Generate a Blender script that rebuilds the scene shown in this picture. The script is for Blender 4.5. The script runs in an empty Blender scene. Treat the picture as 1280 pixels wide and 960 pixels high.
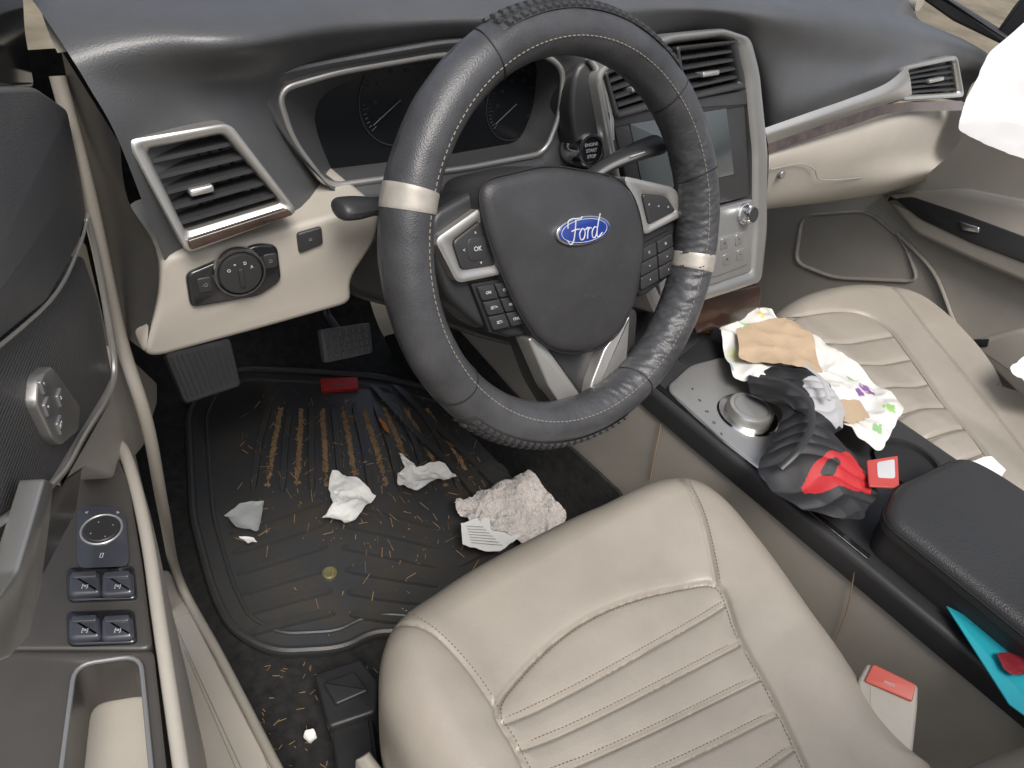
import bpy, math, random
import numpy as np
from mathutils import Vector, Matrix, noise
random.seed(4)
R=math.radians; PI=math.pi
SC=bpy.context.scene; COL=SC.collection
# ---------------------------------------------------------------- camera
psi,pit,rol=R(45),R(39.5),R(11); FOC=960.0
r0=Vector((math.cos(psi),-math.sin(psi),0))
u0=Vector((math.sin(psi)*math.sin(pit),math.cos(psi)*math.sin(pit),math.cos(pit)))
cf=Vector((math.sin(psi)*math.cos(pit),math.cos(psi)*math.cos(pit),-math.sin(pit)))
cr=r0*math.cos(rol)+u0*math.sin(rol); cu=-r0*math.sin(rol)+u0*math.cos(rol)
CAM=Vector((-.42,-.41,.98))
cd=bpy.data.cameras.new('camera'); cam=bpy.data.objects.new('camera',cd); COL.objects.link(cam)
cd.sensor_width=36; cd.lens=36*FOC/1280; cd.clip_start=.02; cd.clip_end=500
M=Matrix((( cr.x,cu.x,-cf.x,CAM.x),(cr.y,cu.y,-cf.y,CAM.y),(cr.z,cu.z,-cf.z,CAM.z),(0,0,0,1)))
cam.matrix_world=M; SC.camera=cam
def ray(px,py): return cf+cr*((px-640)/FOC)-cu*((py-480)/FOC)
def A(px,py,x=None,y=None,z=None,t=None):
    d=ray(px,py)
    if x is not None: t=(x-CAM.x)/d.x
    if y is not None: t=(y-CAM.y)/d.y
    if z is not None: t=(z-CAM.z)/d.z
    return CAM+d*t
class Fr:
    def __init__(s,O,N,U=(1,0,0)):
        s.O=Vector(O); s.N=Vector(N).normalized(); U=Vector(U); s.U=(U-s.N*U.dot(s.N)).normalized(); s.V=s.N.cross(s.U)
    def p(s,px,py,h=0):
        d=ray(px,py); O=s.O+s.N*h; t=(O-CAM).dot(s.N)/d.dot(s.N); q=CAM+d*t-s.O
        return (q.dot(s.U),q.dot(s.V))
    def w(s,u,v,h=0): return s.O+s.U*u+s.V*v+s.N*h
# ---------------------------------------------------------------- materials
MATS={}
def mat(name,col,rough=.5,metal=0,bump=None,var=.12,vs=9,coat=0,spec=.5,attr=False,rv=.08,col2=None,trans=0,crough=.08):
    if name in MATS: return MATS[name]
    m=bpy.data.materials.new(name); m.use_nodes=True; nt=m.node_tree; b=nt.nodes['Principled BSDF']
    b.inputs['Roughness'].default_value=rough; b.inputs['Metallic'].default_value=metal
    b.inputs['Coat Weight'].default_value=coat; b.inputs['Coat Roughness'].default_value=crough
    b.inputs['Specular IOR Level'].default_value=spec
    if trans: b.inputs['Transmission Weight'].default_value=trans
    tc=nt.nodes.new('ShaderNodeTexCoord')
    n=nt.nodes.new('ShaderNodeTexNoise'); n.inputs['Scale'].default_value=vs; n.inputs['Detail'].default_value=6; n.inputs['Roughness'].default_value=.65
    nt.links.new(tc.outputs['Object'],n.inputs['Vector'])
    rp=nt.nodes.new('ShaderNodeValToRGB'); rp.color_ramp.elements[0].position=.32; rp.color_ramp.elements[1].position=.68
    c2=col2 or tuple(c*(1-var) for c in col); c1=tuple(min(1,c*(1+var*.6)) for c in col)
    rp.color_ramp.elements[0].color=(*c2,1); rp.color_ramp.elements[1].color=(*c1,1)
    nt.links.new(n.outputs['Fac'],rp.inputs['Fac'])
    if attr:
        at=nt.nodes.new('ShaderNodeAttribute'); at.attribute_name='Col'; nt.links.new(at.outputs['Color'],b.inputs['Base Color'])
    else: nt.links.new(rp.outputs['Color'],b.inputs['Base Color'])
    if rv:
        mr=nt.nodes.new('ShaderNodeMapRange'); mr.inputs['To Min'].default_value=max(0,rough-rv); mr.inputs['To Max'].default_value=min(1,rough+rv)
        n2=nt.nodes.new('ShaderNodeTexNoise'); n2.inputs['Scale'].default_value=vs*3; n2.inputs['Detail'].default_value=5
        nt.links.new(tc.outputs['Object'],n2.inputs['Vector']); nt.links.new(n2.outputs['Fac'],mr.inputs['Value']); nt.links.new(mr.outputs['Result'],b.inputs['Roughness'])
    if bump:
        kind,sc,st=bump; bp=nt.nodes.new('ShaderNodeBump'); bp.inputs['Strength'].default_value=st; bp.inputs['Distance'].default_value=.0006
        if kind=='voronoi':
            t=nt.nodes.new('ShaderNodeTexVoronoi'); t.inputs['Scale'].default_value=sc; out=t.outputs['Distance']
        elif kind=='wave':
            t=nt.nodes.new('ShaderNodeTexWave'); t.inputs['Scale'].default_value=sc; t.bands_direction='Z'; out=t.outputs['Fac']
        else:
            t=nt.nodes.new('ShaderNodeTexNoise'); t.inputs['Scale'].default_value=sc; t.inputs['Detail'].default_value=4; out=t.outputs['Fac']
        nt.links.new(tc.outputs['Object'],t.inputs['Vector']); nt.links.new(out,bp.inputs['Height']); nt.links.new(bp.outputs['Normal'],b.inputs['Normal'])
    MATS[name]=m; return m
LEA=mat('beige_leather',(.325,.294,.250),.38,bump=('voronoi',700,.22),var=.12,vs=7)
BEI=mat('beige_plastic',(.40,.37,.32),.5,bump=('noise',900,.15),var=.10,vs=6)
DASH=mat('dash_leather',(.070,.072,.075),.42,bump=('voronoi',850,.3),var=.15,coat=.3,crough=.32)
BLK=mat('black_plastic',(.032,.032,.033),.40,bump=('noise',1200,.15),var=.2)
DARK=mat('dark_void_plastic',(.010,.010,.011),.7,var=.3)
GLO=mat('gloss_black',(.014,.015,.018),.12,coat=.6,var=.2,rv=.04)
GFM=mat('gauge_lens_black',(.008,.009,.011),.3,var=.2,rv=.04,spec=.35)
WHL=mat('wheel_leather',(.058,.059,.063),.38,bump=('voronoi',800,.3),var=.35,vs=18)
HUBM=mat('hub_plastic',(.040,.040,.042),.44,bump=('voronoi',1000,.35),var=.2,vs=25)
SIL=mat('satin_silver',(.52,.51,.485),.34,metal=.75,var=.08)
STK=mat('stack_silver_grey',(.36,.355,.34),.36,metal=.7,var=.08)
BAND=mat('worn_silver_band',(.44,.41,.36),.5,metal=.35,var=.2,vs=60)
CHR=mat('bright_chrome',(.72,.72,.73),.15,metal=1,var=.05)
GRY=mat('grey_silver_plastic',(.28,.28,.275),.34,metal=.5,var=.08)
SPM=mat('shifter_plate_silver',(.42,.42,.41),.32,metal=.65,var=.08)
WOOD=mat('dark_wood_trim',(.055,.035,.026),.22,coat=.7,var=.6,vs=30)
CARP=mat('black_carpet',(.022,.022,.022),.95,bump=('noise',700,1),var=.6,vs=60,rv=0)
RUB=mat('dusty_black_rubber',(.032,.036,.041),.36,bump=('noise',500,.3),var=.25,vs=14,col2=(.056,.049,.040))
STI=mat('brown_thread',(.13,.10,.065),.8)
GST=mat('grey_thread',(.25,.22,.18),.8)
WHT=mat('white_print',(.55,.55,.55),.5,var=.02)
DIM=mat('dim_print',(.16,.17,.18),.5,var=.02)
BLU=mat('emblem_blue',(.014,.04,.24),.2,coat=.8,var=.1)
PAP=mat('white_paper',(.82,.82,.80),.8,var=.04,vs=30)
PAPG=mat('grey_tissue',(.40,.42,.42),.75,var=.1,vs=40)
TOW=mat('towel_grey_pink',(.72,.675,.645),.95,bump=('noise',800,1),var=.12,vs=90,rv=0)
KRA=mat('kraft_paper',(.44,.33,.22),.8,var=.1,vs=30)
VC=mat('printed_fabric',(1,1,1),.55,attr=True,bump=('noise',1500,.5))
VCP=mat('printed_film',(1,1,1),.32,attr=True,coat=.3)
RED=mat('red_button',(.58,.11,.08),.4,var=.1)
REDL=mat('red_tag',(.50,.02,.02),.5,var=.25,vs=120)
CYA=mat('cyan_card',(.02,.40,.48),.5,var=.05)
STRAW=mat('dry_straw',(.42,.27,.12),.8,var=.5,vs=60)
MUD=mat('dry_mud',(.27,.175,.09),.9,var=.4,vs=60)
STAIN=mat('brown_stain',(.26,.17,.10),.6,var=.3)
SCRM=mat('screen_glass',(.055,.065,.068),.10,coat=1,var=.1,rv=.02)
PLB=mat('white_bag_film',(.72,.72,.72),.5,var=.02)
BRN=mat('brown_gloss',(.030,.014,.010),.25,coat=.3,var=.4)
SEAL=mat('beige_rubber_seal',(.30,.275,.235),.6)
ARM=mat('armrest_brown_plastic',(.060,.055,.050),.34,bump=('noise',1200,.15),var=.15)
RIB=mat('ribbed_dark_fabric',(.080,.079,.078),.55,bump=('wave',110,.9),var=.1)
BTN=mat('switch_dark_blue',(.050,.053,.064),.25,var=.15,coat=.3)
# ---------------------------------------------------------------- geometry
def geo(vs,fs): return ([Vector(v) for v in vs],[tuple(f) for f in fs])
def mk(name,geos,m,parent=None,smooth=True,ang=38,cols=None):
    if isinstance(geos,tuple): geos=[geos]
    V=[];F=[]
    for g in geos:
        b=len(V); V+=g[0]; F+=[tuple(i+b for i in f) for f in g[1]]
    me=bpy.data.meshes.new(name); me.from_pydata([v[:] for v in V],[],F); me.validate()
    me.materials.append(m)
    if smooth:
        me.polygons.foreach_set('use_smooth',[True]*len(me.polygons)); me.set_sharp_from_angle(angle=R(ang))
    if cols is not None:
        ca=me.color_attributes.new('Col','FLOAT_COLOR','POINT')
        for i,c in enumerate(cols): ca.data[i].color=(*c,1)
    o=bpy.data.objects.new(name,me); COL.objects.link(o)
    if parent is not None:
        o.parent=parent; o.matrix_parent_inverse=Matrix.Translation(-Vector(parent.location)) if parent.type=='EMPTY' else Matrix()
    return o
def thing(name,label,cat,loc=(0,0,0),group=None):
    o=bpy.data.objects.new(name,None); COL.objects.link(o); o.location=loc; o.empty_display_size=.05
    o['label']=label; o['category']=cat
    if group: o['group']=group
    return o
def tag(o,label,cat,group=None,kind=None):
    o['label']=label; o['category']=cat
    if group: o['group']=group
    if kind: o['kind']=kind
    return o
def chai(p,it=2,closed=True):
    p=[Vector(q) for q in p]
    for _ in range(it):
        q=[]; n=len(p)
        if not closed: q.append(p[0])
        for i in range(n if closed else n-1):
            a,b=p[i],p[(i+1)%n]; q+= [a*.75+b*.25,a*.25+b*.75]
        if not closed: q.append(p[-1])
        p=q
    return p
def pl(fr,pts,h=0,it=2): return chai([fr.p(a,b,h) for a,b in pts],it)
def rc(P,rad=.004,n=4):
    P=[Vector(q) for q in P]; out=[]; N=len(P)
    for i in range(N):
        a,b,c=P[i-1],P[i],P[(i+1)%N]; d1=min(rad,(a-b).length*.46); d2=min(rad,(c-b).length*.46)
        p0=b+(a-b).normalized()*d1; p2=b+(c-b).normalized()*d2
        for k in range(n+1):
            t=k/n; out.append(p0*(1-t)**2+b*2*t*(1-t)+p2*t*t)
    return out
def pr(fr,pts,h=0,rad=.004,n=4): return rc([fr.p(a,b,h) for a,b in pts],rad,n)
def resamp(p,n,closed=True):
    q=list(p)+([p[0]] if closed else []); d=[0]
    for i in range(1,len(q)): d.append(d[-1]+(q[i]-q[i-1]).length)
    L=d[-1]; out=[]; j=0
    for k in range(n):
        s=L*k/(n if closed else n-1)
        while j<len(q)-2 and d[j+1]<s: j+=1
        f=(s-d[j])/max(1e-9,d[j+1]-d[j]); out.append(q[j].lerp(q[j+1],min(1,f)))
    return out
def area(p): return sum(p[i].x*p[(i+1)%len(p)].y-p[(i+1)%len(p)].x*p[i].y for i in range(len(p)))/2
def ccw(p): return p if area(p)>0 else p[::-1]
def inset(p,d):
    out=[]; n=len(p)
    for i in range(n):
        a=(p[i]-p[i-1]); b=(p[(i+1)%n]-p[i])
        if a.length<1e-9 or b.length<1e-9: out.append(p[i].copy()); continue
        a.normalize(); b.normalize(); nn=Vector((-(a.y+b.y),a.x+b.x))
        if nn.length<1e-6: out.append(p[i].copy()); continue
        nn.normalize(); c=max(.5,nn.dot(Vector((-a.y,a.x)))); out.append(p[i]+nn*d/c)
    return out
def slab(fr,p,h0,h1,bev=.002,dome=0,back=True):
    p=ccw([Vector(q) for q in p])
    rings=[(p,h0)]
    for k in range(4):
        a=k/3*PI/2; rings.append((inset(p,bev*(1-math.cos(a))),h1-bev+bev*math.sin(a)))
    V=[];F=[];n=len(p)
    if dome:
        base=rings[-1][0]; c=sum(base,Vector((0,0)))/n
        for s in (.92,.82,.7,.55,.4,.25,.12): rings.append(([c+(q-c)*s for q in base],h1+dome*(1-s*s)))
    for q,h in rings: V+=[fr.w(a.x,a.y,h) for a in q]
    for k in range(len(rings)-1):
        for i in range(n):
            j=(i+1)%n; F.append((k*n+i,k*n+j,(k+1)*n+j,(k+1)*n+i))
    F.append(tuple((len(rings)-1)*n+i for i in range(n)))
    if back: F.append(tuple(n-1-i for i in range(n)))
    return geo(V,F)
def ringslab(fr,o,i,h0,ho,hi,bulge=.002,depth=None):
    o=[Vector(q) for q in o]; i=[Vector(q) for q in i]; n=len(o)
    if area(o)<0: o=o[::-1]; i=i[::-1]
    rg=[(o,h0),(o,ho-bulge*.6)]
    for k in range(1,6):
        f=k/6; rg.append(([a.lerp(b,f) for a,b in zip(o,i)],ho+(hi-ho)*f+bulge*math.sin(f*PI)*1.0))
    rg+= [(i,hi-bulge*.6),(i,h0 if depth is None else depth)]
    V=[];F=[]
    for q,h in rg: V+=[fr.w(a.x,a.y,h) for a in q]
    for k in range(len(rg)-1):
        for a in range(n):
            b=(a+1)%n; F.append((k*n+a,k*n+b,(k+1)*n+b,(k+1)*n+a))
    return geo(V,F)
def tube(pts,r,closed=False,n=10,flat=1,up=None):
    pts=[Vector(p) for p in pts]; N=len(pts); V=[];F=[]; prev=None
    for k in range(N):
        a=pts[(k-1)%N] if (closed or k>0) else pts[k]; b=pts[(k+1)%N] if (closed or k<N-1) else pts[k]
        T=(b-a).normalized()
        if prev is None: prev=Vector(up) if up else (Vector((0,0,1)) if abs(T.z)<.9 else Vector((1,0,0)))
        X=(prev-T*prev.dot(T)).normalized(); prev=X; Y=T.cross(X); rr=r[k] if isinstance(r,(list,tuple)) else r
        for j in range(n):
            t=2*PI*j/n; V.append(pts[k]+X*(math.cos(t)*rr*flat)+Y*(math.sin(t)*rr))
    for k in range(N if closed else N-1):
        for j in range(n):
            k2=(k+1)%N; j2=(j+1)%n; F.append((k*n+j,k*n+j2,k2*n+j2,k2*n+j))
    if not closed: F.append(tuple(range(n-1,-1,-1))); F.append(tuple((N-1)*n+j for j in range(n)))
    return geo(V,F)
def lathe(fr,uv,prof,n=48,knurl=0):
    V=[];F=[]
    for r,h in prof:
        for j in range(n):
            t=2*PI*j/n; rr=r*(1+(knurl if j%2 else 0)); V.append(fr.w(uv[0]+rr*math.cos(t),uv[1]+rr*math.sin(t),h))
    for k in range(len(prof)-1):
        for j in range(n): F.append((k*n+j,k*n+(j+1)%n,(k+1)*n+(j+1)%n,(k+1)*n+j))
    F.append(tuple((len(prof)-1)*n+j for j in range(n)))
    return geo(V,F)
def rect(c,su,sv,rot=0,rd=.25):
    P=[]
    for x,y in ((-1,-1),(1,-1),(1,1),(-1,1)):
        a,b=x*su/2,y*sv/2
        P.append(Vector((c[0]+a*math.cos(rot)-b*math.sin(rot),c[1]+a*math.sin(rot)+b*math.cos(rot))))
    return rc(P,min(su,sv)*rd,3)
def ell(c,a,b,rot=0,n=72):
    return [Vector((c[0]+a*math.cos(t)*math.cos(rot)-b*math.sin(t)*math.sin(rot),c[1]+a*math.cos(t)*math.sin(rot)+b*math.sin(t)*math.cos(rot))) for t in [2*PI*k/n for k in range(n)]]
def cr1(p,s):
    out=[]; n=len(p)
    for i in range(n-1):
        a=p[max(0,i-1)];b=p[i];c=p[i+1];d=p[min(n-1,i+2)]
        for k in range(s):
            t=k/s; out.append(.5*((2*b)+(c-a)*t+(2*a-5*b+4*c-d)*t*t+(3*b-a-3*c+d)*t**3))
    out.append(p[-1]); return out
def loft(rows,s=6):
    rows=[cr1([Vector(v) for v in r],s) for r in rows]
    cols=list(zip(*rows)); cols=[cr1(list(c),s) for c in cols]; rows=list(zip(*cols))
    V=[v for r in rows for v in r]; w=len(rows[0]); F=[]
    for i in range(len(rows)-1):
        for j in range(w-1): F.append((i*w+j,i*w+j+1,(i+1)*w+j+1,(i+1)*w+j))
    return geo(V,F)
def text(name,s,size,fr,uv,h,m,parent,rot=0,shear=0,ext=.0002,al='CENTER'):
    c=bpy.data.curves.new('t','FONT'); c.body=s; c.size=size; c.extrude=ext; c.align_x=al; c.align_y='CENTER'; c.shear=shear; c.resolution_u=3
    o=bpy.data.objects.new('t',c); COL.objects.link(o); bpy.context.view_layer.update()
    me=bpy.data.meshes.new_from_object(o.evaluated_get(bpy.context.evaluated_depsgraph_get())); bpy.data.objects.remove(o)
    mm=Matrix((( fr.U.x,fr.V.x,fr.N.x,0),(fr.U.y,fr.V.y,fr.N.y,0),(fr.U.z,fr.V.z,fr.N.z,0),(0,0,0,1)))
    me.transform(Matrix.Translation(fr.w(uv[0],uv[1],h))@mm@Matrix.Rotation(rot,4,'Z')); me.materials.clear(); me.materials.append(m); me.name=name
    ob=bpy.data.objects.new(name,me); COL.objects.link(ob)
    if parent is not None:
        ob.parent=parent
        if parent.type=='EMPTY': ob.matrix_parent_inverse=Matrix.Translation(-Vector(parent.location))
    return ob
def boxg(c,sx,sy,sz,rz=0):
    c=Vector(c); V=[]
    for x in (-1,1):
        for y in (-1,1):
            for z in (-1,1):
                a,b=x*sx/2,y*sy/2; V.append(c+Vector((a*math.cos(rz)-b*math.sin(rz),a*math.sin(rz)+b*math.cos(rz),z*sz/2)))
    return geo(V,[(0,1,3,2),(4,6,7,5),(0,4,5,1),(2,3,7,6),(0,2,6,4),(1,5,7,3)])
def rn(v): return 1-2*abs(noise.noise(v))
def crumple(fr,outl,h0,amp,freq,seed,N=150,Mr=34,lat=.003,sag=0,curl=0,ridge=.35,jagk=1):
    o=resamp([Vector(q) for q in outl],N); c=sum(o,Vector((0,0)))/N; V=[];F=[];UV=[]
    for k in range(Mr+1):
        s=k/Mr
        for a in o:
            p=c+(a-c)*s; w=Vector((p.x*freq,p.y*freq,seed))
            jag=noise.noise(Vector((p.x*90,p.y*90,seed+9)))*.0025*s*jagk
            hgt=amp*(.75*noise.noise(w*.8)+ridge*.6*rn(w)+ridge*.28*rn(w*2.1+Vector((5,1,0))))
            e=curl*s**4*(.5+.8*noise.noise(Vector((p.x*25,p.y*25,seed+3))))
            hgt=h0+max(.0008,hgt+amp*.4)+e-sag*s*s
            l=Vector((noise.noise(w*1.2+Vector((9,0,0))),noise.noise(w*1.2+Vector((0,9,0)))))*lat
            V.append(fr.w(p.x+l.x+jag,p.y+l.y+jag,hgt)); UV.append((p.x,p.y))
    for k in range(Mr):
        for i in range(N):
            j=(i+1)%N
            F.append((k*N+i,k*N+j,(k+1)*N+j,(k+1)*N+i))
    return geo(V,F),UV
def stitch(pts,step=.006,ln=.0038,r=.0006):
    L=resamp(pts,max(4,int(sum((pts[i+1]-pts[i]).length for i in range(len(pts)-1))/.001)),False); g=[]; k=0; st=int(step/.001); lb=int(ln/.001)
    while k+lb<len(L):
        g.append(tube([L[k],L[k+lb]],r,n=5)); k+=st
    return g

# ================================================================= ground, floor
def quad(p): return geo(p,[(0,1,2,3)])
g=mk('ground',quad([(-200,-200,-.34),(200,-200,-.34),(200,200,-.34),(-200,200,-.34)]),mat('dry_ground',(.20,.17,.12),.95,var=.5,vs=1.5,rv=0)); g['kind']='structure'
FP=((-.9,0),(-.3,0),(.3,0),(.60,.0),(.70,.02),(.78,.14),(.84,.34),(.86,.55))
f=mk('floor',[loft([[(x,y,z) for x in (-.315,-.1,.1,.27)] for y,z in FP],5),loft([[(x,y,z) for x in (.52,.7,.9,1.13)] for y,z in FP],4)],CARP); f['kind']='structure'
# ================================================================= sill (body side)
sill=thing('door_sill','beige scuff plate and rubber seal along the open driver doorway','door sill',(-.33,.0,.1))
SF=Fr((0,0,.10),(0,0,1))
mk('scuff_plate',slab(SF,rc([(-.358,.27),(-.297,.27),(-.295,-.5),(-.365,-.5)],.01),-.1,0,.006),BEI,sill)
mk('raised_tread',slab(SF,pr(SF,[(208,762),(240,750),(352,955),(380,1010),(325,1010),(296,965)],0,.006),-.001,.003,.002),BEI,sill)
mk('tread_groove',tube([SF.w(q.x,q.y,.003) for q in pr(SF,[(216,776),(238,768),(330,945),(352,1010),(325,1010),(300,958)],0,.005)],.0008,closed=True,n=5),SEAL,sill)
mk('outer_rocker',slab(SF,[Vector(q) for q in ((-.43,.5),(-.372,.5),(-.372,-.6),(-.43,-.6))],-.2,-.02,.01),BLK,sill)
sl=[A(72,95,x=-.31),A(110,240,x=-.312),A(150,420,x=-.314),A(184,530,x=-.314),A(205,640,x=-.312)]+[Vector((-.297,.22,.13)),Vector((-.293,.1,.11)),Vector((-.293,-.1,.105)),Vector((-.293,-.5,.105))]
mk('rubber_seal',tube(cr1(sl,8),.0055,n=12),SEAL,sill)
mk('inner_kick_panel',geo([(-.316,.2,.1),(-.316,.2,.62),(-.316,.85,.62),(-.316,.85,0),(-.316,.27,0)],[(0,1,2,3,4)]),BLK,sill)
ap=thing('windscreen_pillar','beige trimmed windscreen pillar at the driver side corner of the dashboard','pillar',(-.33,.2,.78))
mk('pillar_trim',loft([[A(40,-60,t=.56),A(90,-60,t=.60),A(165,-60,t=.62)],[A(48,0,t=.54),A(88,5,t=.56),A(140,10,t=.60)],[A(62,44,t=.52),A(86,40,t=.53),A(116,30,t=.55)],[A(72,66,t=.51),A(84,64,t=.515),A(98,56,t=.53)]],5),BEI,ap)
# ================================================================= dashboard
D=thing('dashboard','black and beige dashboard with silver trimmed vents and glossy gauge cluster','dashboard',(.35,.2,.5))
r0_=[(x,.80,.80) for x in (-.45,-.32,-.2,-.05,.1,.25,.35,.5,.65,.85,1.0,1.2)]
r1_=[(x,.45,.825) for x in (-.40,-.30,-.2,-.05,.08,.22,.33,.48,.63,.82,.98,1.14)]
r2a=[(80,58,.790),(180,50,.795),(300,52,.797),(420,26,.797),(560,12,.795),(700,12,.79),(800,4,.79),(900,10,.785),(1000,20,.775),(1100,32,.755),(1170,45,.735)]
r2=[A(a,b,z=c) for a,b,c in r2a]+[A(1240,72,x=1.09)]
r1b=[v+Vector((-.002,.06,.012)) for v in r2]; r1c=[v+Vector((-.004,.15,.020)) for v in r2]
r3a=[(112,110,.137),(205,110,.145),(305,98,.155),(425,70,.172),(560,45,.172),(700,45,.172),(790,38,.185),(900,36,.185),(975,70,.150),(1075,80,.135),(1150,72,.12)]
r3=[A(a,b,y=c) for a,b,c in r3a]+[A(1235,90,x=1.085)]
r4a=[(150,180,.125),(240,180,.145),(330,170,.150),(430,140,.24),(560,120,.27),(700,120,.27),(790,110,.26),(900,120,.26),(968,135,.135),(1070,108,.124),(1140,92,.114)]
r4=[A(a,b,y=c) for a,b,c in r4a]+[A(1215,105,x=1.08)]
r5a=[(205,325,.122),(290,302,.135),(385,276,.138),(470,256,.24),(560,260,.27),(700,260,.27),(790,230,.27),(900,250,.26),(962,182,.135),(1068,146,.125),(1145,122,.115)]
r5=[A(a,b,y=c) for a,b,c in r5a]+[A(1206,128,x=1.07)]
mk('upper_pad',loft([r0_,r1_,r1c,r1b,r2,r3,r4,r5],6),DASH,D,ang=70)
mk('end_cap',loft([[A(76,62,x=-.305),A(150,180,y=.124)],[A(95,150,x=-.305),A(160,250,y=.12)],[A(125,290,x=-.307),A(198,325,y=.118)],[A(155,420,x=-.309),A(182,440,y=.115)]],6),BLK,D)
def vent(fr,outer,inner,ns,parent,tabpos,hf=.006,name='air_vent',fm=None,ro=.007,ri=.004,dp=-.03):
    o=pr(fr,outer,hf,ro,5); i=pr(fr,inner,hf,ri,5)
    v=mk(name,ringslab(fr,o,i,dp,hf-.001,hf-.004,.0015,dp),fm or SIL,parent)
    c=[Vector(fr.p(a,b,0)) for a,b in inner]
    back=[q for q in inset(ccw(c),-.002)]
    mk('vent_recess',slab(fr,back,-.045,-.028,.001),DARK,v)
    for k in range(ns):
        f=(k+.7)/(ns+.4); a=c[0].lerp(c[3],f); b=c[1].lerp(c[2],f); d=(b-a).normalized(); nn=Vector((-d.y,d.x))
        V=[fr.w(*(a+nn*s),h) for s,h in ((-.0016,-.003),(.0012,-.003),(.0045,-.018),(.0025,-.018))]+[fr.w(*(b+nn*s),h) for s,h in ((-.0016,-.003),(.0012,-.003),(.0045,-.018),(.0025,-.018))]
        mk('slat',geo(V,[(0,1,2,3),(4,7,6,5),(0,4,5,1),(1,5,6,2),(2,6,7,3),(3,7,4,0)]),BLK,v,smooth=False)
    gs=[]
    for k in range(1,7):
        f=k/7; a=c[0].lerp(c[1],f); b=c[3].lerp(c[2],f); gs.append(tube([fr.w(*a,-.022),fr.w(*b,-.022)],.0012,n=4))
    mk('vane',gs,DARK,v)
    tp=fr.p(*tabpos,0)
    d=(c[1]-c[0]); rot=math.atan2(d.y,d.x); w=d.length
    mk('direction_tab',slab(fr,rect(tp,w*.32,.0055,rot,.3),-.012,.002,.0015),SIL,v)
    return v
VL=Fr(A(255,235,y=.118),(-.12,-1,.28))
vent(VL,[(158,176),(288,154),(374,266),(234,318)],[(184,188),(281,168),(355,255),(234,292)],5,D,(252,238))
mk('wood_strip',slab(VL,pr(VL,[(233,300),(358,260),(366,268),(238,312)],.008,.002),.0,.010,.001),WOOD,D)
LF=Fr(A(300,350,y=.112),(-.1,-1,.12))
LP=mk('lower_panel',slab(LF,pr(LF,[(200,322),(290,303),(390,276),(478,254),(472,300),(438,352),(442,380),(330,412),(190,450),(174,436),(198,380)],0,.012),-.12,0,.006),BEI,D)
hp=mk('headlight_switch',slab(LF,pr(LF,[(232,343),(322,305),(347,307),(352,351),(324,370),(238,385)],.003,.006),-.002,.004,.002),GLO,D)
kc=LF.p(300,341,.007)
mk('bezel_ring',lathe(LF,kc,[(.0208,.003),(.0212,.0065),(.0200,.0085),(.0185,.0085),(.0175,.005)]),CHR,hp)
mk('dial',lathe(LF,kc,[(.0172,.004),(.0172,.0085),(.0162,.0100),(.014,.0103),(.0005,.0103)]),BLK,hp)
mk('dial_grip',slab(LF,rect((kc[0],kc[1]-.003),.004,.016,0,.3),.010,.0118,.0006),BLK,hp)
for dx,dy,s in ((-.009,.005,'O'),(-.004,.009,'='),(.004,.009,'D'),(.009,.005,'A')): text('dial_symbol',s,.0036,LF,(kc[0]+dx,kc[1]+dy),.0106,WHT,hp)
for a,b in ((256,356),(338,326)):
    q=LF.p(a,b,.004); mk('side_button',slab(LF,rect(q,.011,.013,0,.2),.003,.0050,.001),BLK,hp)
    text('switch_symbol','-O' if a<300 else 'D',.004,LF,q,.0052,DIM,hp)
tb=mk('boot_release_button',slab(LF,pr(LF,[(371,292),(402,283),(404,305),(374,317)],.002,.003),-.002,.003,.0015),BLK,D)
text('button_symbol','=',.006,LF,LF.p(388,300,.003),.0033,DIM,tb)
CF=Fr((0,.160,.72),(0,-1,.12))
OUT=[(310,98),(400,78),(560,50),(700,46),(752,76),(766,150),(740,215),(600,240),(430,252),(365,185)]
INN=[(352,116),(430,93),(560,70),(690,70),(713,90),(707,150),(688,195),(590,214),(415,238),(372,180)]
o=pr(CF,OUT,0,.02,8); i=pr(CF,INN,0,.016,8)
cl=mk('instrument_cluster',ringslab(CF,o,i,-.06,.0,-.012,.003,-.055),DASH,D)
mk('chrome_surround',tube([CF.w(q.x,q.y,-.010) for q in i],.0032,closed=True,n=10),SIL,cl)
fp=mk('gauge_face',slab(CF,inset(ccw(i),-.004),-.075,-.052,.001),GFM,cl)
DM=mat('faint_dial_print',(.028,.032,.036),.5,var=.02)
for a,b,rr in ((500,125,.040),(645,130,.036)):
    q=CF.p(a,b,-.05); gs=[]
    for k in range(41):
        t=R(220-k*6.5); l=.84 if k%5==0 else .92
        gs.append(tube([CF.w(q[0]+rr*l*math.cos(t),q[1]+rr*l*math.sin(t),-.0508),CF.w(q[0]+rr*math.cos(t),q[1]+rr*math.sin(t),-.0508)],.0003,n=4))
    gs.append(tube([CF.w(q[0]+rr*1.08*math.cos(t),q[1]+rr*1.08*math.sin(t),-.0512) for t in [2*PI*k/60 for k in range(60)]],.0006,closed=True,n=6))
    mk('dial_marks',gs,DM,cl)
    mk('needle',tube([CF.w(q[0],q[1],-.049),CF.w(q[0]-rr*.75,q[1]-rr*.5,-.049)],.0006,n=5),DM,cl)
    for k in range(0,8):
        t=R(215-k*36); text('dial_number',str(k*20),.005,CF,(q[0]+rr*.68*math.cos(t),q[1]+rr*.68*math.sin(t)),-.0508,DM,cl)
KF=Fr((.05,.19,.5),(0,-1,.25))
mk('knee_panel',slab(KF,pr(KF,[(418,345),(470,280),(800,290),(830,420),(700,450),(600,425),(520,395),(445,375)],0,.02),-.12,0,.015),BLK,D)
ST=Fr(A(738,188,y=.125),(-.15,-1,.35))
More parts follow.
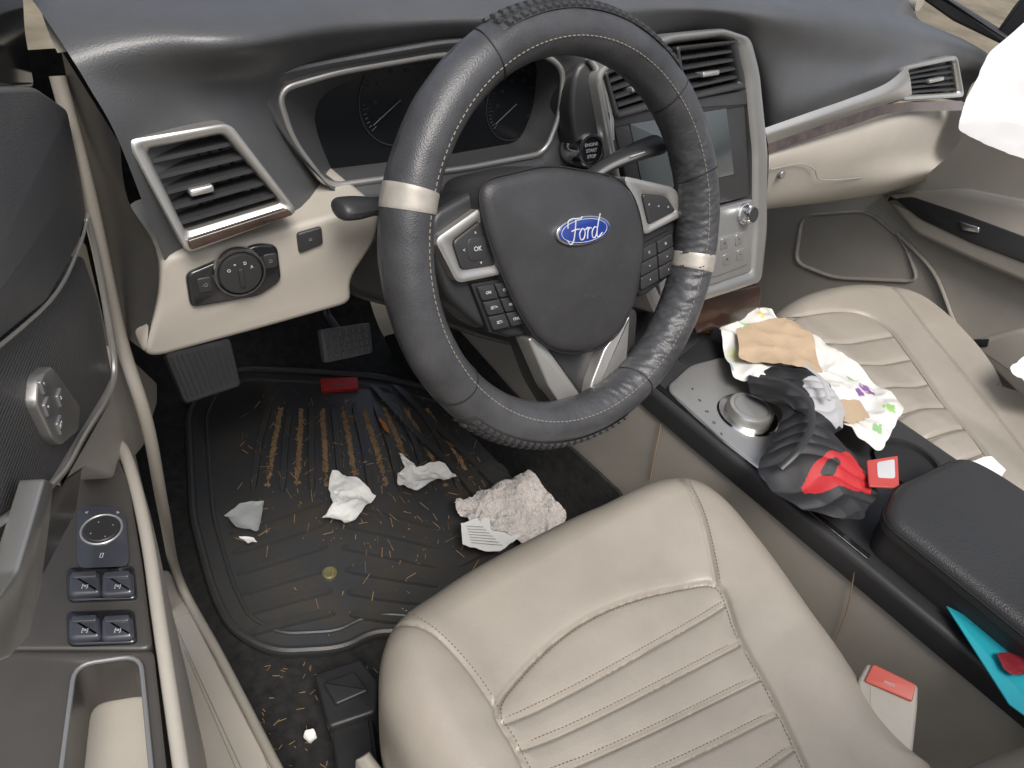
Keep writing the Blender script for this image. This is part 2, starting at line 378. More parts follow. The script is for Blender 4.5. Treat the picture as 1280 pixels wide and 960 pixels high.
sb=mk('start_button',lathe(ST,(0,0),[(.0180,-.03),(.0180,.0),(.0165,.003),(.0140,.003),(.013,.0)]),CHR,D)
mk('button_cap',lathe(ST,(0,0),[(.013,-.01),(.013,.001),(.012,.002),(.0005,.002)]),GLO,sb)
for k,s in enumerate(('ENGINE','START','STOP')): text('lettering',s,.0048,ST,(0,.006-.006*k),.0022,WHT,sb)
mk('cluster_side_trim',slab(ST,pl(ST,[(715,80),(748,72),(765,140),(785,215),(740,225),(712,170)],-.004,2),-.05,-.003,.006),BLK,D)
mk('silver_arc',tube(cr1([ST.w(*ST.p(a,b,0),0) for a,b in ((736,72),(752,100),(762,140),(764,175))],6),.0035,n=10),SIL,D)
# centre stack
S_=Fr((.385,.098,.62),(0,-.938,.347))
so=[(744,92),(764,72),(838,42),(905,35),(940,47),(951,90),(961,190),(960,290),(953,352),(905,368),(820,395),(780,300)]
si=[(754,98),(770,82),(843,54),(905,46),(925,52),(935,96),(944,190),(944,284),(940,340),(899,354),(830,374),(792,292)]
cs=mk('centre_stack',ringslab(S_,pr(S_,so,0,.012,5),pr(S_,si,0,.008,5),-.11,0,-.003,.003,-.06),STK,D)
mk('stack_face',slab(S_,inset(ccw(pr(S_,si,0,.008,5)),-.004),-.08,-.05,.002),DARK,cs)
mk('lower_face',slab(S_,pr(S_,[(810,284),(943,249),(941,340),(899,354),(830,374)],.0,.004),-.055,-.002,.002),GRY,cs)
mk('middle_bridge',slab(S_,pr(S_,[(762,140),(937,112),(939,132),(768,160)],.0,.002),-.055,-.004,.002),BLK,cs)
vent(S_,[(847,58),(923,50),(934,110),(858,126)],[(853,64),(918,56),(927,103),(863,118)],4,D,(888,92),.002,fm=BLK,ro=.005,ri=.003)
vent(S_,[(757,90),(838,60),(852,126),(772,148)],[(763,94),(833,68),(844,119),(777,139)],4,D,(800,108),.002,fm=BLK,ro=.005,ri=.003)
sc=mk('infotainment_screen',slab(S_,pr(S_,[(772,152),(936,128),(942,246),(800,282)],.0,.004),-.055,-.006,.0015),BLK,D)
mk('display_glass',slab(S_,pr(S_,[(788,154),(908,133),(918,218),(806,244)],-.004,.002),-.008,-.0045,.0003),SCRM,sc)
def knob(px,py,r,parent,fr=S_,h=-.002):
    q=fr.p(px,py,h); k=mk('control_knob',lathe(fr,q,[(r*1.15,h),(r*1.15,h+.003),(r,h+.004),(r*.95,h+.014),(r*.85,h+.016)],n=60,knurl=.03),CHR,parent)
    mk('knob_cap',lathe(fr,q,[(r*.84,h+.012),(r*.83,h+.0165),(r*.001,h+.0165)]),BLK,k); return k
knob(929,267,.0115,D); knob(824,322,.0115,D)
lp=mk('climate_panel',slab(S_,pr(S_,[(856,308),(933,288),(936,330),(899,344),(862,354)],.0,.004),-.004,.001,.0015),GRY,D)
for a,b in ((906,304),(924,299),(909,324),(926,318),(886,309),(888,330),(868,314),(870,336)):
    bt=mk('climate_button',slab(S_,rect(S_.p(a,b,.002),.015,.015,0,.2),.0,.0025,.001),STK,lp)
    text('button_symbol',random.choice(['A','O','=','+','-']),.005,S_,S_.p(a,b,.0026),.0027,BLK,bt)
mk('storage_door',slab(S_,pr(S_,[(862,376),(952,356),(950,388),(925,402),(872,418)],-.03,.004),-.06,-.03,.002),BRN,D)
lowR=[[A(960,184,y=.128),A(1066,148,y=.118),A(1143,126,y=.104),A(1206,130,x=1.07)],
 [A(961,196,y=.108),A(1066,165,y=.096),A(1143,146,y=.085),A(1206,150,x=1.07)],
 [A(960,225,y=.108),A(1050,205,y=.090),A(1120,192,y=.078),A(1195,185,x=1.06)],
 [A(957,258,z=.52),A(1040,246,z=.515),A(1100,236,z=.52),A(1160,218,z=.53)],
 [A(955,262,y=.18),A(1040,252,y=.18),A(1100,244,y=.2),A(1160,228,y=.2)]]
mk('glovebox_panel',loft(lowR,6),BEI,D,ang=60)
mk('glovebox_seam',tube(cr1([A(963,212,y=.103),A(1000,205,y=.096),A(1018,212,y=.092),A(1030,225,y=.090),A(1100,220,y=.078)],6),.0008,n=6),SEAL,D)
mk('glovebox_lock',lathe(Fr(A(977,218,y=.102),(0,-1,.2)),(0,0),[(.006,-.002),(.006,.002),(.005,.003),(.001,.003)],24),GRY,D)
tr=[[A(956,160,y=.120),A(1010,141,y=.112),A(1062,123,y=.104),A(1108,104,y=.098),A(1134,82,y=.096)],[A(958,170,y=.114),A(1012,151,y=.105),A(1064,133,y=.098),A(1112,117,y=.091),A(1138,100,y=.090)],[A(960,180,y=.116),A(1014,161,y=.107),A(1067,143,y=.099),A(1115,128,y=.093),A(1140,118,y=.091)]]
mk('dash_trim_strip',loft(tr,6),SIL,D,ang=60)
mk('wood_strip',loft([[A(960,180,y=.112),A(1014,161,y=.103),A(1067,143,y=.095),A(1118,129,y=.088),A(1203,126,y=.078)],[A(961,191,y=.106),A(1016,173,y=.097),A(1070,155,y=.089),A(1120,141,y=.082),A(1204,138,y=.072)]],5),WOOD,D)
VR=Fr(A(1168,100,y=.096),(-.15,-1,.32))
vent(VR,[(1130,84),(1198,69),(1207,121),(1126,127)],[(1137,88),(1195,76),(1202,116),(1134,120)],5,D,(1170,100),.004,ro=.010,ri=.008,dp=-.012)
# ================================================================= steering wheel
def fit():
    rg=np.random.RandomState(1); th=np.linspace(0,2*PI,72,endpoint=False); ph=np.linspace(0,2*PI,20,endpoint=False)
    T,Pp=np.meshgrid(th,ph,indexing='ij'); c=np.array(CAM[:]);rr=np.array(cr[:]);uu=np.array(cu[:]);ff=np.array(cf[:])
    def ev(p):
        cx,cy,t,al,Rr,rt=p; a=R(al); W=np.array((CAM+ray(cx,cy)*t)[:]); V=np.array((0,math.sin(a),math.cos(a)));Nn=np.array((0,-math.cos(a),math.sin(a)));U=np.array((1.,0,0))
        q=Rr+rt*np.cos(Pp)*.95
        P=W+(q*np.cos(T))[...,None]*U+(q*np.sin(T))[...,None]*V+(rt*1.05*np.sin(Pp))[...,None]*Nn-c
        d=P@ff; x=640+FOC*(P@rr)/d; y=480-FOC*(P@uu)/d
        xm=x.mean(1);ym=y.mean(1); iL=xm.argmin();iR=xm.argmax();iB=ym.argmax();iT=ym.argmin()
        m=np.array([x.min(),x.max(),y.max(),y.min(),np.ptp(x[iL]),np.ptp(x[iR]),np.ptp(y[iB]),np.ptp(y[iT]),xm[iB],xm[iT]])
        e=(m-np.array([470,902,556,2,77,54,56,56,672,722]))/np.array([1,1,1,1,1.5,1.5,2,3,8,8])
        reg=np.array([(t-.69)/.03,(al-24)/2,(Rr-.178)/.006,(rt-.021)/.001])*2
        return (e**2).sum()+(reg**2).sum()
    p=np.array([700,275,.68,24,.175,.021]); s=np.array([10,10,.02,2,.005,.001]); b=ev(p)
    for k in range(1500):
        q=p+rg.randn(6)*s*(.997**k+.01); v=ev(q)
        if v<b: p,b=q,v
    return p
fpz=fit(); W=CAM+ray(fpz[0],fpz[1])*fpz[2]; al=R(fpz[3]); RR=float(fpz[4]); rt=float(fpz[5])
WF=Fr(W,(0,-math.cos(al),math.sin(al)))
mk('column_shroud',slab(WF,rc([(-.075,.045),(.075,.045),(.085,-.02),(.05,-.07),(-.05,-.07),(-.085,-.02)],.03),-.20,-.065,.012),BLK,D)
sw=thing('steering_wheel','dark grey leather covered steering wheel with silver bands and blue oval emblem','steering wheel',W)
def rim(th,ph,r=None,Rr=None):
    r=rt if r is None else r; q=RR+r*math.cos(ph)*.95
    return WF.w(q*math.cos(th),q*math.sin(th),r*math.sin(ph)*1.05)
def arc(t0,t1,r,n1=160,n2=32,p0=0,p1=2*PI,closed=False):
    V=[];F=[]
    for k in range(n1+(0 if closed else 1)):
        th=t0+(t1-t0)*k/n1
        for j in range(n2+1):
            ph=p0+(p1-p0)*j/n2; rr=r(k/n1) if callable(r) else r
            if closed:
                wk=max(0,math.cos(th-R(-30)))**1.2*max(0,math.cos(ph-PI*.8)); rr+=.0024*wk*noise.noise(Vector((th*42+ph*3,ph*1.6,0)))+.0012*wk*noise.noise(Vector((th*95,ph*4,7)))+.0005*noise.noise(Vector((th*9,ph*1.5,4)))
            V.append(rim(th,ph,rr))
    w=n2+1; K=n1
    for k in range(K):
        k2=(k+1)%n1 if closed else k+1
        for j in range(n2): F.append((k*w+j,k*w+j+1,k2*w+j+1,k2*w+j))
    return geo(V,F)
mk('rim_cover',arc(0,2*PI,rt,640,48,closed=True),WHL,sw,ang=80)
def angp(px,py): q=WF.p(px,py,0.01); return math.atan2(q[1],q[0])
for a,b in ((508,247),(890,330)):
    t=angp(a,b); mk('silver_band',arc(t-.05,t+.05,lambda f:rt+.0009-.0005*(abs(2*f-1)**8),12,36),BAND,sw,ang=60)
def grip(t0,t1):
    gs=[arc(t0,t1,lambda f:rt+.0012*(1-abs(2*f-1)**12),60,24,-PI*.62,PI*.30)]
    n=int((t1-t0)*RR/.0075)
    for k in range(1,n):
        for j in range(9):
            th=t0+(t1-t0)*(k+(.5 if j%2 else 0))/n; ph=-PI*.55+PI*.80*j/8
            if th>t1-.02: continue
            d=.016; e=.13; base=[rim(th-d,ph-e,rt+.001),rim(th+d,ph-e,rt+.001),rim(th+d,ph+e,rt+.001),rim(th-d,ph+e,rt+.001)]
            d*=.6;e*=.6; top=[rim(th-d,ph-e,rt+.0033),rim(th+d,ph-e,rt+.0033),rim(th+d,ph+e,rt+.0033),rim(th-d,ph+e,rt+.0033)]
            gs.append(geo(base+top,[(4,5,6,7),(0,1,5,4),(1,2,6,5),(2,3,7,6),(3,0,4,7)]))
    return mk('studded_grip',gs,HUBM,sw,ang=30)
t_a=angp(850,80);t_b=angp(620,35); grip(t_a,t_b)
t_a=angp(585,515);t_b=angp(780,505)
if t_b<t_a: t_b+=2*PI
grip(t_a,t_b)
mk('stitching',stitch([rim(2*PI*k/500,PI*.62,rt+.0004) for k in range(501)],.005,.0032,.0005),GST,sw)
for a,b in ((612,50),(575,480),(800,490),(852,110),(850,235)):
    t=angp(a,b); mk('cover_seam',tube([rim(t+.04*math.sin(p),p,rt+.0002) for p in [PI*1.1*k/20-.1 for k in range(21)]],.0007,n=5),DARK,sw)
mk('spoke',slab(WF,pr(WF,[(536,268),(600,232),(650,330),(680,412),(640,424),(600,410),(560,374),(540,322)],-.02,.012),-.05,-.018,.006),BLK,sw)
mk('spoke',slab(WF,pr(WF,[(775,220),(866,238),(872,300),(850,335),(800,376),(780,340)],-.02,.012),-.05,-.018,.006),BLK,sw)
mk('spoke',slab(WF,pr(WF,[(645,392),(800,385),(790,490),(750,522),(700,520),(676,480)],-.022,.012),-.05,-.022,.006),BLK,sw)
hubp=[(597,228),(690,206),(778,222),(799,250),(810,300),(798,375),(776,422),(740,442),(702,442),(676,428),(650,388),(616,308)]
hub=mk('airbag_cover',slab(WF,pr(WF,hubp,.0,.022,6),-.06,.002,.010,dome=.007),HUBM,sw,ang=70)
mk('cover_groove',tube([WF.w(q.x,q.y,-.004) for q in inset(ccw(pr(WF,hubp,.0,.022,6)),-.0005)],.0008,closed=True,n=5),DARK,sw)
eh=.0098; ec=WF.p(729,288,eh)
ex=Vector(WF.p(763,283,eh))-Vector(WF.p(696,293,eh)); ea=ex.length/2; er=math.atan2(ex.y,ex.x); eb=(Vector(WF.p(730,270,eh))-Vector(WF.p(728,307,eh))).length/2
em=mk('emblem',slab(WF,ell(ec,ea,eb,er),0,eh+.0015,.0008),CHR,sw)
mk('blue_oval',slab(WF,ell(ec,ea*.93,eb*.89,er),eh,eh+.0022,.0005),BLU,em)
mk('oval_line',tube([WF.w(q.x,q.y,eh+.0022) for q in ell(ec,ea*.84,eb*.78,er)],.0003,closed=True,n=5),WHT,em)
def script(strokes,fr,c,sc,rot,h,r):
    gs=[]
    for s in strokes:
        p=cr1([Vector((a,b,0)) for a,b in s],6); gs.append(tube([fr.w(c[0]+(q.x*math.cos(rot)-q.y*math.sin(rot))*sc,c[1]+(q.x*math.sin(rot)+q.y*math.cos(rot))*sc,h) for q in p],r,n=6))
    return gs
FS=[[(-.52,.10),(-.50,.26),(-.34,.30),(-.16,.27),(-.08,.32)],[(-.28,.28),(-.30,.05),(-.36,-.20),(-.46,-.26),(-.54,-.16)],[(-.42,.02),(-.30,.05),(-.16,.05)],
 [(-.10,.05),(-.17,-.06),(-.13,-.19),(-.04,-.17),(.0,-.05),(-.04,.04),(-.10,.05),(.02,.02)],[(.02,.02),(.09,.06),(.08,-.08),(.07,-.19)],[(.08,-.04),(.14,.05),(.20,.03)],
 [(.38,.02),(.30,.05),(.22,-.05),(.24,-.18),(.32,-.18),(.38,-.05)],[(.48,.34),(.42,.15),(.37,-.10),(.42,-.19),(.54,-.10)]]
mk('lettering',script(FS,WF,ec,ea*1.2,er,eh+.0024,.0006),WHT,em)
text('embossed_lettering','AIRBAG',.0075,WF,WF.p(742,369,.009),.0080,WHL,sw,rot=er)
i_=[(566,302),(601,275),(622,332),(578,339)]; o_=[(544,300),(603,258),(636,341),(572,354)]
mk('silver_trim',ringslab(WF,pr(WF,o_,-.008,.006),pr(WF,i_,-.008,.005),-.03,-.008,-.010,.0012),SIL,sw)
kp=mk('control_pad',slab(WF,pr(WF,i_,-.010,.005),-.03,-.010,.002),BLK,sw)
mk('pad_key',slab(WF,rect(WF.p(597,311,-.009),.020,.020,er,.3),-.012,-.009,.001),BLK,kp)
text('pad_lettering','OK',.0055,WF,WF.p(597,311,-.009),-.0087,WHT,kp,rot=er)
for a,b,s in ((580,313,'<'),(613,307,'>'),(594,292,'^'),(601,328,'v')): text('pad_symbol',s,.0045,WF,WF.p(a,b,-.009),-.0087,WHT,kp,rot=er)
i_=[(803,242),(834,245),(846,264),(812,282)]; o_=[(780,220),(842,234),(866,264),(806,294)]
mk('silver_trim',ringslab(WF,pr(WF,o_,-.008,.006),pr(WF,i_,-.008,.005),-.03,-.008,-.010,.0012),SIL,sw)
kp=mk('control_pad',slab(WF,pr(WF,i_,-.010,.005),-.03,-.010,.002),BLK,sw)
for a,b,s in ((812,256,'<'),(836,259,'>'),(824,258,'=')): text('pad_symbol',s,.0045,WF,WF.p(a,b,-.009),-.0098,WHT,kp,rot=er)
mk('silver_trim',slab(WF,pr(WF,[(662,424),(675,419),(730,498),(730,514),(706,512),(688,485)],-.008,.004),-.03,-.010,.002),SIL,sw)
mk('silver_trim',slab(WF,pr(WF,[(790,394),(785,462),(770,500),(736,514),(741,480),(758,436)],-.008,.004),-.03,-.010,.002),SIL,sw)
def keys(px4,nr,nc,labs):
    c=[Vector(WF.p(a,b,-.010)) for a,b in px4]
    pd=mk('button_panel',slab(WF,inset(ccw(c),-.002),-.03,-.013,.001),DARK,sw)
    for r_ in range(nr):
        for k in range(nc):
            f=lambda u,v:(c[0].lerp(c[1],u)).lerp(c[3].lerp(c[2],u),v)
            e=.04; q=[f((k+e)/nc,(r_+e)/nr),f((k+1-e)/nc,(r_+e)/nr),f((k+1-e)/nc,(r_+1-e)/nr),f((k+e)/nc,(r_+1-e)/nr)]
            b=mk('button',slab(WF,rc(q,.002),-.014,-.009,.0010),BLK,pd)
            m=sum(q,Vector((0,0)))/4; text('button_lettering',labs[r_*nc+k],.0036,WF,m,-.0088,WHT,pd,rot=er)
keys([(595,358),(638,351),(660,404),(616,414)],3,2,['ON','OFF','SET+','RES','SET-','CNCL'])
keys([(800,312),(840,291),(847,338),(800,364)],3,2,['C','D','<','>','v','x'])
def cr1v(r,s): return [v.x for v in cr1([Vector((q,0,0)) for q in r],s)]
def stalk(name,pts,rads):
    return mk(name,tube(cr1([Vector(p) for p in pts],6),cr1v(rads,6),n=14,flat=.6),BLK,D)
stalk('indicator_stalk',[W+Vector((-.05,.085,-.015)),A(520,262,y=.085),A(468,258,y=.08),A(440,260,y=.078),A(424,262,y=.077),A(420,262,y=.077)],[.011,.008,.011,.014,.012,.001])
ws=stalk('wiper_stalk',[W+Vector((.05,.075,-.01)),A(750,212,y=.085),A(790,192,y=.078),A(818,182,y=.074),A(825,180,y=.073),A(828,179,y=.073)],[.011,.009,.012,.014,.012,.001])
WSF=Fr(A(795,200,y=.066),(-.3,-1,.5)); mk('stalk_print',tube([WSF.w(*WSF.p(788,196),0),WSF.w(*WSF.p(806,190),0)],.0006,n=5),WHT,ws)
# ================================================================= driver seat
def seat_cushion(parent,outl,z0,ctr,grooves,hf,N=480,Mr=130,sidez=.2,Rr=.05,name='cushion'):
    o=resamp(chai(outl,3),N); c=Vector(ctr)
    O=np.array([(q.x,q.y) for q in o]); C=np.array(c[:]); P=[]; S=[]
    for k in range(Mr+1):
        s=k/Mr; P.append(C+(O-C)*s); S.append(np.full(N,s))
    P=np.concatenate(P); S=np.concatenate(S); Rl=np.tile(np.linalg.norm(O-C,axis=1),Mr+1)
    segs=[(np.array(g[i][:2]),np.array(g[i+1][:2]),w,d) for g,w,d in grooves for i in range(len(g)-1)]
    def zf(P,S=None,Rl=None):
        z=np.full(len(P),z0)+hf(P[:,0],P[:,1])
        if S is not None:
            d=(1-S)*Rl; e=np.clip((Rr-d)/Rr,0,1); z-=Rr*(1-np.sqrt(np.maximum(0,1-e**2)))
        best={}
        for a,b,w,dp in segs:
            ab=b-a; t=np.clip(((P-a)@ab)/max(1e-12,ab@ab),0,1); dd=np.linalg.norm(P-(a+t[:,None]*ab),axis=1)
            v=dp*(.72*np.exp(-(dd/w)**2)+.28*np.exp(-(dd/(w*3.6))**2)); best[(w,dp)]=np.maximum(best.get((w,dp),0),v)
        tot=0
        for v in best.values(): tot=np.maximum(tot,v)
        z=z-tot
        z+=np.array([.0005*noise.noise(Vector((p[0]*28,p[1]*28,2)))+.0010*noise.noise(Vector((p[0]*9,p[1]*9,5))) for p in P])
        return z
    Z=zf(P,S,Rl)
    V=[Vector((P[i,0],P[i,1],Z[i])) for i in range(len(P))]; F=[]
    for k in range(1,9):
        f=k/8
        for i in range(N):
            q=C+(O[i]-C)*(1+.012*math.sin(f*PI)-.06*f); V.append(Vector((q[0],q[1],V[Mr*N+i].z-sidez*f)))
    for k in range(Mr+8):
        for i in range(N): F.append((k*N+i,k*N+(i+1)%N,(k+1)*N+(i+1)%N,(k+1)*N+i))
    ob=mk(name,geo(V,F),LEA,parent,ang=70)
    return ob,zf
def zp(pts,z): return [Vector(A(a,b,z=z)[:2]) for a,b in pts]
def onz(pl2,zf):
    P=np.array([(p.x,p.y) for p in pl2]); Z=zf(P); return [Vector((P[i,0],P[i,1],Z[i]+.0006)) for i in range(len(P))]
def off(pl2,d):
    out=[]
    for i in range(len(pl2)):
        a=pl2[max(0,i-1)];b=pl2[min(len(pl2)-1,i+1)];t=(b-a).normalized(); out.append(pl2[i]+Vector((-t.y,t.x))*d)
    return out
ds=thing('driver_seat','beige leather driver seat with stitched channels nearest the camera','car seat',(0,-.3,0))
z0=.335
outl=zp([(476,905),(472,830),(492,775),(560,722),(640,678),(730,634),(800,612),(850,604),(890,622),(950,686),(1010,762),(1070,845),(1120,925)],z0-.02)+[Vector((.165,-.50)),Vector((-.20,-.50)),Vector((-.245,-.35))]
gi=cr1(zp([(668,990),(640,935),(619,892),(645,848),(700,795),(760,760),(830,738),(895,733),(925,790),(960,850),(990,910),(1020,975)],z0),5)
s1=cr1(zp([(498,778),(540,800),(582,840),(619,892)],z0),5); s2=cr1(zp([(845,606),(872,660),(895,733)],z0),5)
ch=[cr1(zp(p,z0),4) for p in ([(628,908),(765,836),(905,756)],[(645,942),(785,875),(929,800)],[(664,978),(815,911),(954,843)],[(730,1000),(860,945),(979,886)],[(800,1030),(915,985),(1000,928)])]
def hfd(x,y):
    b=np.clip((np.abs(x+.01)-.105)/.09,0,1); return .018*b*b*(3-2*b)+.01*np.clip((y+.30)/.2,0,1)-.004
gr=[(gi,.0024,.0070),(s1,.0022,.0050),(s2,.0022,.0050)]+[(c_,.0024,.0056) for c_ in ch]
cu_,zf=seat_cushion(ds,outl,z0,(-.0,-.30),gr,hfd,N=600,Mr=150)
gs=[]
for c_ in ch: gs+=stitch(onz(off(c_,.0038),zf),.004,.0028,.00038)
gs+=stitch(onz(off(gi,-.004),zf),.004,.0028,.00038)+stitch(onz(off(s1,.004),zf),.004,.0028,.00038)+stitch(onz(off(s2,.004),zf),.004,.0028,.00038)
mk('stitching',gs,STI,cu_)
mk('seat_base_trim',slab(Fr((0,0,.18),(0,0,1)),chai([(-.25,-.12),(-.22,-.12),(-.215,-.5),(-.25,-.5)],1),-.14,.03,.008),BEI,ds)
RC=Fr(A(432,862,z=.06),(-.1,.15,1),(.85,-.3,0))
mk('rail_cover',[slab(RC,pr(RC,[(392,842),(450,822),(472,850),(470,890),(410,910)],0,.006),-.05,0,.005),slab(RC,pr(RC,[(404,856),(444,842),(462,866),(420,884)],0,.004),-.01,.006,.003),slab(RC,pr(RC,[(410,900),(462,880),(480,1010),(425,1010)],0,.006),-.05,-.012,.005)],BLK,ds)
mk('seat_underbody',boxg((0,-.33,.14),.34,.3,.16),DARK,ds)
def backrest(xc,par):
    bk=[]
    for f,wd in ((0,.2),(.08,.235),(.3,.25),(.7,.24),(1,.2)):
        y=-.53-.2*f; z=.30+.62*f; bk.append([(xc-wd,y-.06,z),(xc-wd,y+.02,z),(xc-wd*.8,y+.055,z),(xc-wd*.5,y+.01,z),(xc,y,z),(xc+wd*.5,y+.01,z),(xc+wd*.8,y+.055,z),(xc+wd,y+.02,z),(xc+wd,y-.06,z),(xc,y-.1,z),(xc-wd,y-.06,z)])
    mk('backrest',loft(bk,5),LEA,par,ang=80)
backrest(0,ds)
bu=thing('seat_belt_buckle','beige seat belt buckle with red press button beside the driver seat','seat belt buckle',A(1120,950,z=.25))
BF=Fr(A(1108,862,t=.735),(ray(1108,862)*-1+Vector((0,.1,.5))).normalized(),cr)
mk('housing',slab(BF,pr(BF,[(1071,852),(1084,828),(1148,856),(1147,884),(1138,970),(1086,965)],0,.004),-.025,0,.004),BEI,bu)
rb=mk('release_button',slab(BF,pr(BF,[(1080,852),(1091,830),(1145,856),(1140,878)],.001,.0025),-.012,.003,.0015),RED,bu)
text('button_lettering','PRESS',.0038,BF,BF.p(1112,855,.003),.0032,WHT,bu,rot=R(-26))
mk('stalk',tube([BF.w(*BF.p(1112,950,0),-.014),BF.w(*BF.p(1112,950,0),-.014)+Vector((0,-.02,-.2))],.016,n=12),BEI,bu)
# ================================================================= passenger seat
ps=thing('passenger_seat','beige leather passenger seat beyond the centre console','car seat',(.8,-.3,0))
zpz=.345
outp=zp([(958,400),(975,375),(1020,356),(1075,350),(1130,358),(1190,402),(1250,470),(1320,560)],zpz-.02)+[Vector((1.03,-.5)),Vector((.60,-.5))]+zp([(1150,600),(1040,480)],zpz-.02)
pg=[cr1(zp(p,zpz),6) for p in ([(975,402),(1020,388),(1070,386),(1108,402),(1140,440),(1185,505),(1225,570),(1265,640)],)]
pch=[cr1(zp(p,zpz),4) for p in ([(1000,440),(1060,426),(1121,415)],[(1030,470),(1090,455),(1143,444)],[(1060,502),(1120,486),(1164,475)],[(1090,535),(1145,517),(1185,506)],[(1120,568),(1170,549),(1205,538)],[(1150,602),(1200,582),(1226,572)])]
ps2=[cr1(zp([(1118,354),(1160,408),(1220,480),(1290,570)],zpz),5)]
def hfp(x,y):
    b=np.clip((np.abs(x-.80)-.115)/.09,0,1); return .016*b*b*(3-2*b)-.004
pcu,zfp=seat_cushion(ps,outp,zpz,(.80,-.22),[(g_,.004,.006) for g_ in pg]+[(g_,.003,.005) for g_ in ps2]+[(g_,.0042,.0055) for g_ in pch],hfp,N=900,Mr=150)
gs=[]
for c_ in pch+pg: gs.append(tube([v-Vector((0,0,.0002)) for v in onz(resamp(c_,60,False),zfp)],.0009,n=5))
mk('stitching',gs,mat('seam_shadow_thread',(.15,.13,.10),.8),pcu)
backrest(.8,ps)
# ================================================================= centre console
cc=thing('centre_console','centre console with black rim, silver shifter panel and beige tunnel sides','console',(.38,-.2,0))
zc=.37; TF=Fr((0,0,zc),(0,0,1))
side=[]
for y,zt in ((.55,.36),(.3,.355),(.15,.352),(.0,.345),(-.2,.340),(-.45,.338),(-.8,.338)):
    side.append([(.262,y,-.0),(.262,y,zt*.5),(.266,y,zt-.02),(.276,y,zt)])
mk('side_panel',loft(side,5),BEI,cc)
mk('side_panel',loft([[(.80-.262-.018,p[1],p[2]) for p in r] for r in side],4),BEI,cc)
mk('rim_trim',slab(TF,rc([(.266,.10),(.262,.0),(.262,-.8),(.535,-.8),(.535,.10),(.50,.16),(.30,.16)],.02),-.035,-.004,.008),BLK,cc)
mk('gloss_edge_strip',slab(TF,[Vector(q) for q in ((.272,.05),(.281,.05),(.281,-.30),(.272,-.30))],-.005,-.002,.001),GLO,cc)
spp=pr(TF,[(832,486),(862,458),(905,446),(968,490),(1015,548),(1000,578),(958,592),(900,548)],0,.014,5)
sp=mk('shifter_panel',slab(TF,spp,-.005,.002,.003),SPM,cc)
mk('panel_edge',tube([TF.w(v.x,v.y,-.001) for v in spp],.0014,closed=True,n=6),CHR,sp)
q=TF.p(936,516,.006)
rs=mk('rotary_shifter',lathe(TF,q,[(.040,.0),(.040,.003),(.038,.005),(.034,.005)],72),CHR,cc)
mk('knob_body',lathe(TF,q,[(.030,.004),(.0295,.013),(.027,.0165),(.0225,.0175),(.0215,.0155)],72,.025),SIL,rs)
mk('knob_top',lathe(TF,q,[(.0212,.012),(.0212,.0168),(.012,.0178),(.0005,.0178)],48),SPM,rs)
mk('knob_recess',lathe(TF,q,[(.0345,.003),(.0335,.0035),(.029,.003)],48),BLK,rs)
for k,s in enumerate('PRNDS'): text('gear_letter',s,.006,TF,TF.p(866+k*9,486+k*14,.003),.0024,BLK,sp,rot=R(-30))
mk('front_bin',slab(TF,pr(TF,[(846,450),(880,422),(905,430),(912,446),(870,462)],-.004,.006),-.01,-.002,.002),DARK,cc)
cw=TF.p(1135,580,0)
mk('cup_holder',lathe(TF,(cw[0],cw[1]),[(.043,-.002),(.043,.003),(.038,.003),(.036,-.0025),(.001,-.0025)],48),DARK,cc)
TL=Fr((0,0,.415),(0,0,1))
lid=pr(TL,[(1102,650),(1116,610),(1200,571),(1240,590),(1330,650),(1450,770),(1320,825),(1200,728)],0,.02,6)
AL=mat('armrest_leather',(.030,.0305,.032),.45,bump=('voronoi',700,.6))
ld_=mk('armrest_lid',slab(TL,lid,-.012,.008,.012,dome=.005),AL,cc,ang=70)
mk('lid_seam',tube([TL.w(v.x,v.y,-.002) for v in inset(ccw(lid),-.0003)],.0008,closed=True,n=5),DARK,ld_)
mk('armrest_box',slab(TL,inset(ccw(lid),.006),-.06,-.012,.004),BLK,cc)
XF=Fr((.258,.2,.08),(-1,0,0),(0,-1,0))
mk('tunnel_carpet',slab(XF,pr(XF,[(778,618),(735,578),(695,543),(640,490),(560,400),(480,420),(560,600),(700,740),(790,680)],0,.01),-.003,.002,.002),CARP,cc)
mk('brown_stain',tube(cr1([A(826,530,x=.2625),A(820,560,x=.26),A(812,600,x=.26)],4),.0009,n=5),STAIN,cc)
mk('brown_stain',tube(cr1([A(1068,715,x=.2625),A(1058,765,x=.26),A(1044,800,x=.26)],4),.0007,n=5),STAIN,cc)
# ================================================================= driver door (ajar)
P1,P2,P3=A(85,140,y=.165),A(140,480,y=.115),A(0,400,t=.40)
nn=(P2-P1).cross(P3-P1).normalized()
if nn.x<0: nn=-nn
DF=Fr(P2,nn,(0,1,0))
dd=thing('driver_door','open driver door with black ledge, silver pull handle and window switches','car door',A(140,480,y=.115))
mk('window_frame',slab(DF,pr(DF,[(-90,-120),(30,-120),(38,40),(50,112),(-90,116)],-.01,.006),-.04,-.012,.004),GLO,dd)
DLM=mat('door_ledge_leather',(.085,.087,.090),.42,bump=('voronoi',850,.3),var=.12)
mk('upper_ledge',slab(DF,pr(DF,[(-90,112),(46,109),(85,136),(101,215),(109,268),(99,306),(60,377),(-90,500)],0,.006,5),-.02,.0,.003),DLM,dd)
mk('ribbed_panel',slab(DF,pr(DF,[(-90,502),(58,382),(102,318),(122,376),(139,470),(130,490),(62,602),(-90,705)],-.004,.006),-.02,-.003,.002),RIB,dd)
mk('silver_line',tube([DF.w(q.x,q.y,.0) for q in cr1([Vector(DF.p(a,b,0)) for a,b in ((108,270),(120,318),(134,395),(142,474),(104,545),(64,606),(-80,705))],6)],.0024,n=8),SIL,dd)
